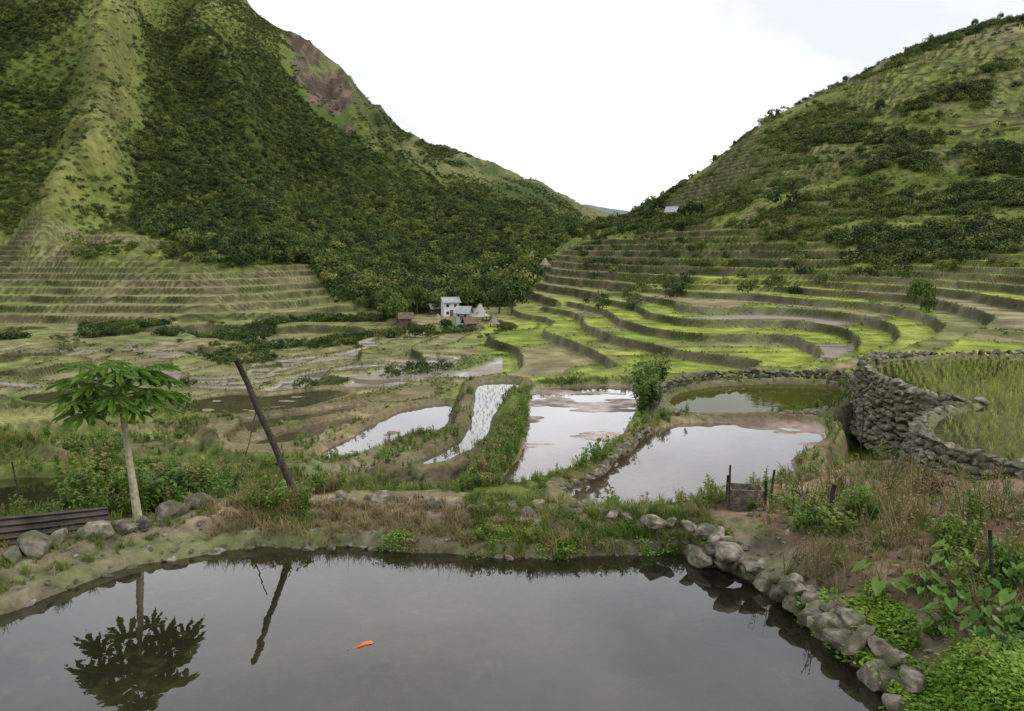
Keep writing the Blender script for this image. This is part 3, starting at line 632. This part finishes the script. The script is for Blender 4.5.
grow("valley_edge_weeds",c_weed,[(110,500),(120,455),(200,445),(420,472),(440,488),(240,490),(120,495)],-1.6,600,.5,1.2,.05,2.)
grow("valley_edge_weeds",c_weed,[(-100,478),(-60,440),(120,440),(130,470),(20,472)],-2.2,400,.6,1.4,.05,2.)
grow("valley_edge_grass",c_grass,[(-100,470),(-60,440),(200,440),(440,470),(470,492),(240,490),(110,480)],-1.6,3600,.5,1.3,-.05)
grow("path_edge_grass",c_grass,[(-60,600),(0,555),(130,515),(215,495),(230,505),(140,535),(30,575)],.3,500,.3,.7,.0,.8)
# rice plants in rows
def rows(name,px,z,step,s0,s1,jit=.03,ang=.25,wide=1.0,lift=.08):
    p=np.array([P(u,v,z)[:2] for u,v in px]);lo=p.min(0)-4;hi=p.max(0)+4
    gx,gy=np.meshgrid(np.arange(lo[0],hi[0],step*wide),np.arange(lo[1],hi[1],step));gx=gx.ravel()+rng.normal(0,jit,gx.size);gy=gy.ravel()+rng.normal(0,jit,gy.size)
    a=ang;x=gx*math.cos(a)-gy*math.sin(a);y=gx*math.sin(a)+gy*math.cos(a)
    c=(lo+hi)/2;cr=np.array([c[0]*math.cos(a)-c[1]*math.sin(a),c[0]*math.sin(a)+c[1]*math.cos(a)]);x+=c[0]-cr[0];y+=c[1]-cr[1]
    s=sdist(cat([P(u,v,z) for u,v in px]),x,y);k=s>.25
    scatter(name,c_rice,np.stack([x,y,np.full(len(x),z-lift)],1)[k],s0,s1,.06)
rows("rice_plants",[(868,364),(880,375),(905,387),(942,397),(984,404),(948,413),(928,425),(932,438),(962,450),(1024,466),(1300,520),(1300,357),(1024,356),(920,358)],.3,.24,.75,1.1,.02,.5,1.35)
rows("rice_seedlings",[(480,383),(520,382),(514,398),(500,422),(486,442),(462,460),(425,470),(396,467),(430,453),(458,438),(468,420),(472,400)],-1.9,.24,.45,.75,.09,1.1,1.0,.06)
# ---------------------------------------------------------------- stones
def along(px,z,step):
    c=cat([P(u,v,z) for u,v in px],False,8);seg=np.linalg.norm(np.diff(c,axis=0),axis=1);s=np.concatenate([[0],np.cumsum(seg)])
    t=np.arange(0,s[-1],step);t=t+rng.normal(0,step*.12,len(t))
    q=np.stack([np.interp(t,s,c[:,0]),np.interp(t,s,c[:,1])],1);e=np.stack([np.interp(t+.1,s,c[:,0]),np.interp(t+.1,s,c[:,1])],1)-np.stack([np.interp(t-.1,s,c[:,0]),np.interp(t-.1,s,c[:,1])],1)
    e/=np.linalg.norm(e,axis=1)[:,None]+1e-9
    return q,np.stack([-e[:,1],e[:,0]],1)
def stones(name,px,z,size,courses=1,dz=.15,jit=.04,var=.3,top=None,out=None,off=0,bat=0):
    A=[];Sc=[];top=z if top is None else top
    for c in range(courses):
        p,nrm=along(px,z,size*.92)
        if out:
            poly=[s for s in ST if s['name']==out][0]['poly'];t=p+nrm*.3;sg=np.where(sdist(poly,t[:,0],t[:,1])<sdist(poly,p[:,0]-nrm[:,0]*.3,p[:,1]-nrm[:,1]*.3),1,-1)
            p=p+nrm*sg[:,None]*(off+bat*c)
        for q in p:
            A.append((q[0]+R(-jit,jit),q[1]+R(-jit,jit),top-c*dz+R(-.03,.03)));Sc.append(size*R(1-var,1+var)*1.05)
    n=len(A);rot=np.stack([rng.normal(0,.22,n),rng.normal(0,.22,n),rng.uniform(0,6.28,n)],1)
    return scatter(name,c_stone,A,1,1,.25,scl=Sc,rot=rot)
stones("pond_stone_edging",[(700,556),(738,567),(776,588),(810,611),(850,642),(888,678),(915,712),(950,780)],.12,.34,1,.16,.04,.25,top=.13)
stones("pond_stone_edging",[(712,552),(776,580),(815,603),(856,635),(898,672),(930,705)],.2,.22,1,.1,.10,.4,top=.28)
stones("pond_stone_edging",[(700,560),(738,571),(776,592),(810,615),(850,646),(888,683),(910,712)],.0,.24,1,.1,.05,.4,top=-.03)
stones("pond_stone_edging",[(612,515),(640,518),(680,523),(720,533),(728,548)],.36,.24,1,.14,.09,.45)
stones("path_stones",[(-80,575),(30,550),(60,540),(100,530),(150,520),(185,508),(215,498)],.34,.30,1,.1,.05,.45)
stones("path_stones",[(330,500),(420,500),(470,508),(560,508),(620,514)],.34,.16,1,.1,.16,.6)
stones("shore_stones",[(0,612),(60,590),(130,566),(230,549),(350,546),(430,550),(520,556),(600,552),(690,552)],.0,.11,1,.1,.10,.7)
stones("stone_retaining_wall",[(920,357),(885,358),(867,363),(877,376),(902,389),(940,400),(984,407)],.3,.24,12,.165,.03,.3,top=.42,out='ricepaddy',off=.10,bat=.035)
stones("stone_retaining_wall",[(984,405),(948,414),(925,425),(929,440),(962,453),(1024,470),(1150,498)],.3,.2,9,.14,.03,.35,top=.40,out='ricepaddy',off=.10,bat=.035)
stones("stone_retaining_wall",[(868,363),(920,357),(1024,355),(1200,355)],.3,.24,1,.1,.05,.35,top=.40)
stones("stone_wall",[(652,402),(668,394),(700,385),(760,381),(838,383),(856,392)],-.9,.26,3,.16,.05,.35,top=-.52)
stones("bund_stones",[(655,424),(672,418),(700,422),(760,422),(820,418)],-.85,.15,1,.1,.05,.5,top=-.68)
stones("bund_stones",[(560,488),(590,476),(622,450),(650,426)],-.55,.15,1,.1,.06,.5)
q=inpoly([(-60,600),(0,560),(215,500),(740,520),(700,552),(430,548),(230,545),(0,608)],.3,1100);zz=zta(q[:,0],q[:,1])
scatter("path_gravel",c_stone,np.stack([q[:,0],q[:,1],zz],1),.02,.09,.4)
q=inpoly(rf,.4,1800);zz=zta(q[:,0],q[:,1]);scatter("slope_rubble",c_stone,np.stack([q[:,0],q[:,1],zz],1),.02,.12,.4)
# ---------------------------------------------------------------- papaya tree
def parent(name,loc=(0,0,0)):
    e=bpy.data.objects.new(name,None);e.location=loc;scene.collection.objects.link(e);return e
px_,py_,_=P(137,515,.25);pz=zt(px_,py_)
pt=parent("papaya_tree",(px_,py_,pz))
mb=MB();H=1.97
mb.tube([(0,0,-.1),(.0,0,.15),(-.03,0,.6),(-.07,0,1.1),(-.12,0,H)],[.085,.06,.05,.045,.035],10)
mb.obj("trunk",simple("papaya_bark",(.38,.34,.23),.8,.3,16,.5),True,parent=pt)
mb=MB();top=Vector((-.12,0,H))
def palm_leaf(mb,c,d,s):
    d=Vector(d).normalized();sd=d.cross(Vector((0,0,1))).normalized();up=sd.cross(d).normalized()
    V=[c];n=9;ring=[]
    for i in range(n):
        a=math.radians(-150+300*i/(n-1));rl=s*(1-.25*abs(i-(n-1)/2)/((n-1)/2))
        for da,rr in((-.17,.55),(-.16,.80),(-.07,.85),(0,1),(.07,.85),(.16,.80),(.17,.55)):
            t=a+da*1.15;r2=rl*rr;V.append(c+d*math.cos(t)*r2+sd*math.sin(t)*r2-Vector((0,0,.42))*r2*r2/s+up*.02*math.sin(i*2.1+rr*9))
        if i<n-1:
            t=a+math.radians(18.7);V.append(c+d*math.cos(t)*s*.36+sd*math.sin(t)*s*.36)
    for k in range(1,len(V)-1): ring.append((0,k,k+1))
    mb.add(V,ring)
mp2=MB()
for k in range(42):
    a=k*2.399+R(-.2,.2);e=mix(1.0,-.2,(k/41))+R(-.15,.15);ln=R(.40,.74)
    base=top+Vector((0,0,-.2*(k/41)));d=Vector((math.cos(a)*math.cos(e),math.sin(a)*math.cos(e),math.sin(e)*.75))
    tip=base+d*ln+Vector((0,0,-.05));mp2.tube([base,base+d*ln*.5+Vector((0,0,.02)),tip],[.012,.009,.006],5)
    palm_leaf(mb,tip,(math.cos(a),math.sin(a),-.15+e*.25),R(.26,.38))
mb.obj("leaves",fm_papaya,parent=pt);mp2.obj("petioles",simple("petiole",(.16,.20,.07),.6,.2,9,.1),True,parent=pt)
# leaning pole and sticks
def pole(name,pix_b,pix_t,z,h,r0,r1,m=dark_wood,lean=0):
    b=Vector(P(*pix_b,z));b.z=zt(b.x,b.y)-.15
    t=P(*pix_b,z);dep=t[1];uu,vv=pix_t
    dv=(vv-355.5)/F;cy=math.cos(PITCH)-dv*math.sin(PITCH);tt=(dep+lean)/cy
    T=Vector(((uu-512)/F*tt,dep+lean,HC+(-math.sin(PITCH)-dv*math.cos(PITCH))*tt))
    mb=MB();pts=[b.lerp(T,k/6)+Vector((R(-.012,.012),R(-.012,.012),0)) for k in range(7)]
    mb.tube(pts,[mix(r0,r1,k/6) for k in range(7)],9);return mb.obj(name,m,True)
pole("wooden_pole",(299,497),(237,360),.3,2,.055,.042)
pole("bamboo_stick",(228,490),(258,405),.2,1,.014,.010,bark)
pole("wooden_stake",(828,520),(834,484),.5,1,.035,.03);pole("wooden_stake",(993,590),(992,530),.6,1,.02,.018)
pole("wooden_stake",(24,505),(12,462),0,1,.015,.012);pole("wooden_stake",(770,505),(774,470),.3,1,.02,.017)
pole("wooden_stake",(862,440),(864,405),-.8,1,.02,.017)
# corrugated sheet fence
A=Vector(P(-120,575,.2));B=Vector(P(110,530,.25));mb=MB();V=[];nx,ny=24,60
d=(B-A);nn=Vector((-d.y,d.x,0)).normalized()
for i in range(nx+1):
    for j in range(ny+1):
        t=i/nx;h=j/ny;p=A+d*t;zb=.05
        V.append((p.x+nn.x*(.018*math.sin(h*2*math.pi*7)+.16*h+.02*math.sin(t*9)),p.y+nn.y*(.018*math.sin(h*2*math.pi*7)+.16*h+.02*math.sin(t*9)),zb+h*.64*(1-.22*t)+.02*math.sin(t*5)))
mb.add(V,[(i*(ny+1)+j,(i+1)*(ny+1)+j,(i+1)*(ny+1)+j+1,i*(ny+1)+j+1) for i in range(nx) for j in range(ny)])
mb.obj("corrugated_metal_fence",simple("rusty_metal",(.04,.03,.025),.6,.5,3,.2,metal=.3,c2=(.10,.075,.065)),True)
# sluice crate
cx,cy_,_=P(745,512,.1);cr=parent("wooden_sluice_crate",(cx,cy_,zt(cx,cy_)-.02));cr.rotation_euler=(0,0,-.15)
mb=MB()
for s in(-1,1):
    for k in range(3): mb.box((0,s*.16,.06+k*.115),(.50+R(-.03,.05),.022,.10),Matrix.Rotation(R(-.02,.02),4,'Y'))
    for k in range(3): mb.box((s*.23,0,.055+k*.115),(.022,.29,.095))
mb.obj("planks",simple("grey_planks",(.15,.12,.095),.9,.5,12,.8),parent=cr)
mb=MB();mb.tube([(-.26,-.19,-.15),(-.27,-.19,.72)],[.018,.014],6);mb.tube([(.26,-.19,-.15),(.25,-.18,.5)],[.02,.018],6);mb.tube([(-.25,.19,-.1),(-.24,.19,.45)],[.02,.018],6)
mb.obj("posts",dark_wood,True,parent=cr)
# stump with roots
sx,sy,_=P(932,500,.1);mb=MB();sz=zt(sx,sy)
mb.tube([(sx,sy,sz-.1),(sx,sy,sz+.1),(sx+.03,sy,sz+.22)],[.17,.13,.09],9)
for k in range(15):
    a=k*.42+R(-.1,.1);r1=R(.25,.42);mb.tube([(sx+.08*math.cos(a),sy+.08*math.sin(a),sz+R(.05,.2)),(sx+r1*.6*math.cos(a),sy+r1*.6*math.sin(a),sz+R(.12,.3)),(sx+r1*math.cos(a+.3),sy+r1*math.sin(a+.3),sz+R(-.05,.2))],[.04,.025,.008],5)
mb.obj("tree_stump",simple("root_wood",(.09,.055,.035),.9,.4,15,.7),True)
def koi(u,v,L_,ang,c,c2,dz=-.03):
    x,y,_=P(u,v,0);mb=MB();V=[];Fc=[];n=12;m=10
    for i in range(n+1):
        t=i/n;w=.13*L_*math.sin(math.pi*min(1,(t*.93+.06))**.75)**.8*(1-.45*t)+.008*L_;cyv=.05*L_*math.sin(t*5)
        for k in range(m):
            a=2*math.pi*k/m;V.append((L_*(.5-t*.85),cyv+math.cos(a)*w*.75,math.sin(a)*w))
    for i in range(n):
        for k in range(m):Fc.append((i*m+k,i*m+(k+1)%m,(i+1)*m+(k+1)%m,(i+1)*m+k))
    Fc.append(tuple(range(m)));Fc.append(tuple(reversed(range(n*m,(n+1)*m))))
    mb.add(V,Fc);y0=.05*L_*math.sin(5)
    mb.add([(-.33*L_,y0,0),(-.52*L_,y0-.05*L_,.07*L_),(-.46*L_,y0-.02*L_,0),(-.52*L_,y0-.06*L_,-.07*L_)],[(0,1,2),(0,2,3)])
    mb.add([(.2*L_,.06*L_,0),(.08*L_,.17*L_,-.02*L_),(.12*L_,.07*L_,0)],[(0,1,2)]);mb.add([(.2*L_,-.06*L_,0),(.08*L_,-.17*L_,-.02*L_),(.12*L_,-.05*L_,0)],[(0,1,2)])
    mb.add([(.1*L_,0,.08*L_),(-.05*L_,.01*L_,.13*L_),(-.15*L_,.01*L_,.05*L_)],[(0,1,2)])
    o=mb.obj("koi_fish",simple("koi_skin",c,.7,.15,6,.05,c2=c2),True);o.location=(x,y,dz);o.rotation_euler=(0,0,ang)
koi(360,646,.28,.45,(.62,.13,.03),(.72,.22,.06),-.008)
koi(205,598,.16,.2,(.45,.18,.06),(.5,.25,.1),-.03)
# ---------------------------------------------------------------- buildings
thatch=simple("thatch",(.20,.17,.12),.95,.35,3,.8);tin=simple("tin_roof",(.33,.34,.35),.5,.2,2,.1,metal=.3);rust=simple("rust_roof",(.14,.085,.06),.8,.3,2,.2)
white=simple("white_wall",(.72,.73,.72),.8,.08,2,.1);blue=simple("blue_wall",(.42,.50,.62),.7,.1,2,.1);wood=simple("plank_wall",(.16,.11,.075),.85,.3,4,.4);glass=simple("dark_window",(.03,.035,.04),.3,.1,2,0)
def place(u,v):
    x,y,z=sight(u,v);return (x,y,z)
def thatched(u,v,w,rot=.3,roofm=thatch):
    x,y,z=place(u,v);e=parent("thatched_hut",(x,y,z));e.rotation_euler=(0,0,rot);q=w/4.5;e.scale=(q,q,q);w=4.5
    mb=MB();n=5
    for a in(-1,1):
        for b_ in(-1,1): mb.tube([(a*w*.3,b_*w*.3,-1),(a*w*.3,b_*w*.3,1.3)],[.12,.12],6)
    mb.obj("posts",wood,parent=e)
    mb=MB();mb.box((0,0,1.85),(w*.62,w*.62,1.1));mb.obj("walls",wood,parent=e)
    mb=MB();mb.box((0,-w*.315,1.8),(.7,.06,1.0));mb.obj("door",glass,parent=e)
    mb=MB();h=w*.62;pr=[(w*.62,1.3),(w*.5,1.6),(w*.3,1.5+h*.5),(w*.12,1.7+h*.85),(.12,1.7+h)];V=[];Fc=[];m=16
    for r,zz in pr:
        for k in range(m):
            a=2*math.pi*(k+.5)/m;sq=1/max(abs(math.cos(a)),abs(math.sin(a)));rr=r*mix(1,sq,.7)*.85;V.append((rr*math.cos(a),rr*math.sin(a),zz+R(-.05,.05)))
    for i in range(len(pr)-1):
        for k in range(m):Fc.append((i*m+k,i*m+(k+1)%m,(i+1)*m+(k+1)%m,(i+1)*m+k))
    Fc.append(tuple(range((len(pr)-1)*m,len(pr)*m)));Fc.append(tuple(reversed(range(m))));mb.add(V,Fc);mb.obj("roof",roofm,parent=e)
def house(name,u,v,w,dp,h,rot,wm_,rm_,pitch=.45,two=False):
    x,y,z=place(u,v);e=parent(name,(x,y,z));e.rotation_euler=(0,0,rot)
    mb=MB();mb.box((0,0,h/2-.8),(w,dp,h+1.6))
    mb.add([(-w/2,-dp/2,h+.001),(-w/2,dp/2,h+.001),(-w/2,0,h+dp/2*pitch*1.9),(w/2,-dp/2,h+.001),(w/2,dp/2,h+.001),(w/2,0,h+dp/2*pitch*1.9)],[(0,2,1),(3,4,5)]);mb.obj("walls",wm_,parent=e)
    mb=MB();o=.5;hh=dp/2*pitch*2
    for s in(-1,1):
        a=[(-w/2-o,s*(dp/2+o),h-o*pitch*2+.1),(w/2+o,s*(dp/2+o),h-o*pitch*2+.1),(w/2+o,0,h+hh+.1),(-w/2-o,0,h+hh+.1)]
        a+= [(p[0],p[1],p[2]+.12) for p in a];mb.add(a,[(0,1,2,3),(7,6,5,4),(0,4,5,1),(1,5,6,2),(3,7,4,0)])
    mb.obj("roof",rm_,parent=e)
    mb=MB()
    for f in range(2 if two else 1):
        zz=h*(.55 if not two else (.25+.5*f))
        for k in(-1,1): mb.box((k*w*.27,-dp/2-.02,zz),(w*.18,.08,h*.3 if not two else h*.2))
    mb.obj("windows",glass,parent=e)
    mb=MB();mb.box((0,-dp/2-.03,h*.2),(.9,.09,h*.4+.4));mb.obj("door",wood,parent=e)
house("village_house",450,316,4.0,3.4,3.8,.35,white,tin,.3,True)
house("village_house",464,320,3.0,2.6,1.7,-.3,blue,tin)
grey_th=simple("grey_thatch",(.36,.35,.32),.95,.2,3,.6);brown_th=simple("brown_thatch",(.26,.22,.16),.95,.3,3,.6)
thatched(480,321,3.8,.4,grey_th);thatched(494,327,2.4,.1,brown_th);thatched(438,324,2.4,.6,brown_th)
house("village_house",424,309,2.8,2.4,1.4,.2,wood,rust);house("village_house",414,300,2.2,2.2,2.0,.2,white,tin);house("village_house",434,313,2.2,2.0,1.4,.5,wood,tin)
house("village_house",406,325,2.8,2.2,1.2,.1,wood,rust);house("village_house",470,329,2.2,1.9,1.1,.4,wood,rust)
thatched(532,265,5.5,.2,brown_th);thatched(545,268,3.4,.5,brown_th)
house("hillside_house",672,217,3.4,3.0,1.8,-.5,white,tin,.5)
house("hillside_house",762,124,2.8,2.4,1.7,-.2,white,tin,.4)
thatched(128,352,1.8,.2);thatched(140,354,1.6,.5);thatched(259,345,1.9,.1);thatched(336,302,2.4,.1)
# individual trees
fm_dark=foliage("tree_foliage",(.03,.06,.014),(.10,.15,.03),.4,.15,.6)
bigc=[crown(16,50,.09,.9,.5) for _ in range(3)]
def tree(u,v,s,hs=1,name="tree",m=fm_dark):
    x,y,z=sight(u,v);e=parent(name,(x,y,z));c=bigc[random.randrange(3)]
    o=MB();o.v=c.v;o.f=c.f;ob=o.obj("crown",m,parent=e);ob.scale=(s,s,s*hs);ob.rotation_euler=(0,0,R(0,6.28));ob.location=(0,0,-s*.05)
    t=MB();t.tube([(0,0,-.5),(R(-.1,.1)*s,0,s*.3),(R(-.15,.15)*s,R(-.1,.1)*s,s*.8)],[.07*s,.055*s,.03*s],7);t.obj("trunk",bark,True,parent=e)
for u,v,s,hs in[(468,308,3.4,1.5),(482,305,4.2,1.4),(499,314,4,1.2),(512,310,4.5,1.2),(522,302,3.5,1.2),(446,330,1.6,1.1),(397,322,4,1.3),(386,318,4,1.2),(428,336,1.8,1),(415,338,1.6,1),(505,280,4,1.7),(518,285,4,1.4),(523,272,2.5,1.2),(492,300,3.6,1.8),(456,300,3,1.5),
 (921,310,1.9,1.7),(929,313,1.3,1.2),(913,303,1.2,2.2),(985,240,1.6,1),(700,252,1.8,.9),(680,246,1.6,1)]:
    tree(u,v,s,hs)
for u,v,s in[(771,120,1.2),(800,106,1.0),(845,84,1.4),(880,112,1.9),(900,70,1.4),(930,42,1.6),(950,38,1.2),(975,26,1.7),(1000,20,1.4),(735,144,1.1),(715,162,1.2),(1012,170,2),(880,140,1.5),(990,165,1.6),(860,160,1.4),(940,120,1.5),(820,180,1.3)]:
    tree(u,v,s,1.7)
# ---------------------------------------------------------------- light
w=bpy.data.worlds.new("World");scene.world=w;w.use_nodes=True;N=w.node_tree.nodes;L=w.node_tree.links
N.clear();out=N.new('ShaderNodeOutputWorld');sk=N.new('ShaderNodeTexSky');sk.sky_type='NISHITA';sk.sun_disc=False
SE,SR=math.radians(40),math.radians(95)
sk.sun_elevation=SE;sk.sun_rotation=SR
b1=N.new('ShaderNodeBackground');b1.inputs[1].default_value=.1;L.new(sk.outputs[0],b1.inputs[0])
tc=N.new('ShaderNodeTexCoord');mpn=N.new('ShaderNodeMapping');mpn.inputs['Scale'].default_value=(1,1,2.0);mpn.inputs['Location'].default_value=(.3,.2,0);L.new(tc.outputs['Generated'],mpn.inputs[0])
n=N.new('ShaderNodeTexNoise');n.inputs['Scale'].default_value=2.0;n.inputs['Detail'].default_value=6;n.inputs['Roughness'].default_value=.5;L.new(mpn.outputs[0],n.inputs['Vector'])
cr_=N.new('ShaderNodeValToRGB');L.new(n.outputs['Fac'],cr_.inputs[0]);cr_.color_ramp.elements[0].position=.38;cr_.color_ramp.elements[0].color=(.60,.62,.65,1);cr_.color_ramp.elements[1].position=.6;cr_.color_ramp.elements[1].color=(1,1,1,1)
b2=N.new('ShaderNodeBackground');b2.inputs[1].default_value=1.6;L.new(cr_.outputs[0],b2.inputs[0])
mx=N.new('ShaderNodeMixShader');mx.inputs[0].default_value=.9;L.new(b1.outputs[0],mx.inputs[1]);L.new(b2.outputs[0],mx.inputs[2]);L.new(mx.outputs[0],out.inputs[0])
sl=bpy.data.lights.new("sun",'SUN');sl.energy=1.5;sl.angle=math.radians(12);sl.color=(1,.95,.85)
so=bpy.data.objects.new("sun",sl);scene.collection.objects.link(so)
dv=Vector((math.sin(SR)*math.cos(SE),math.cos(SR)*math.cos(SE),math.sin(SE)))
so.rotation_euler=dv.to_track_quat('Z','Y').to_euler()
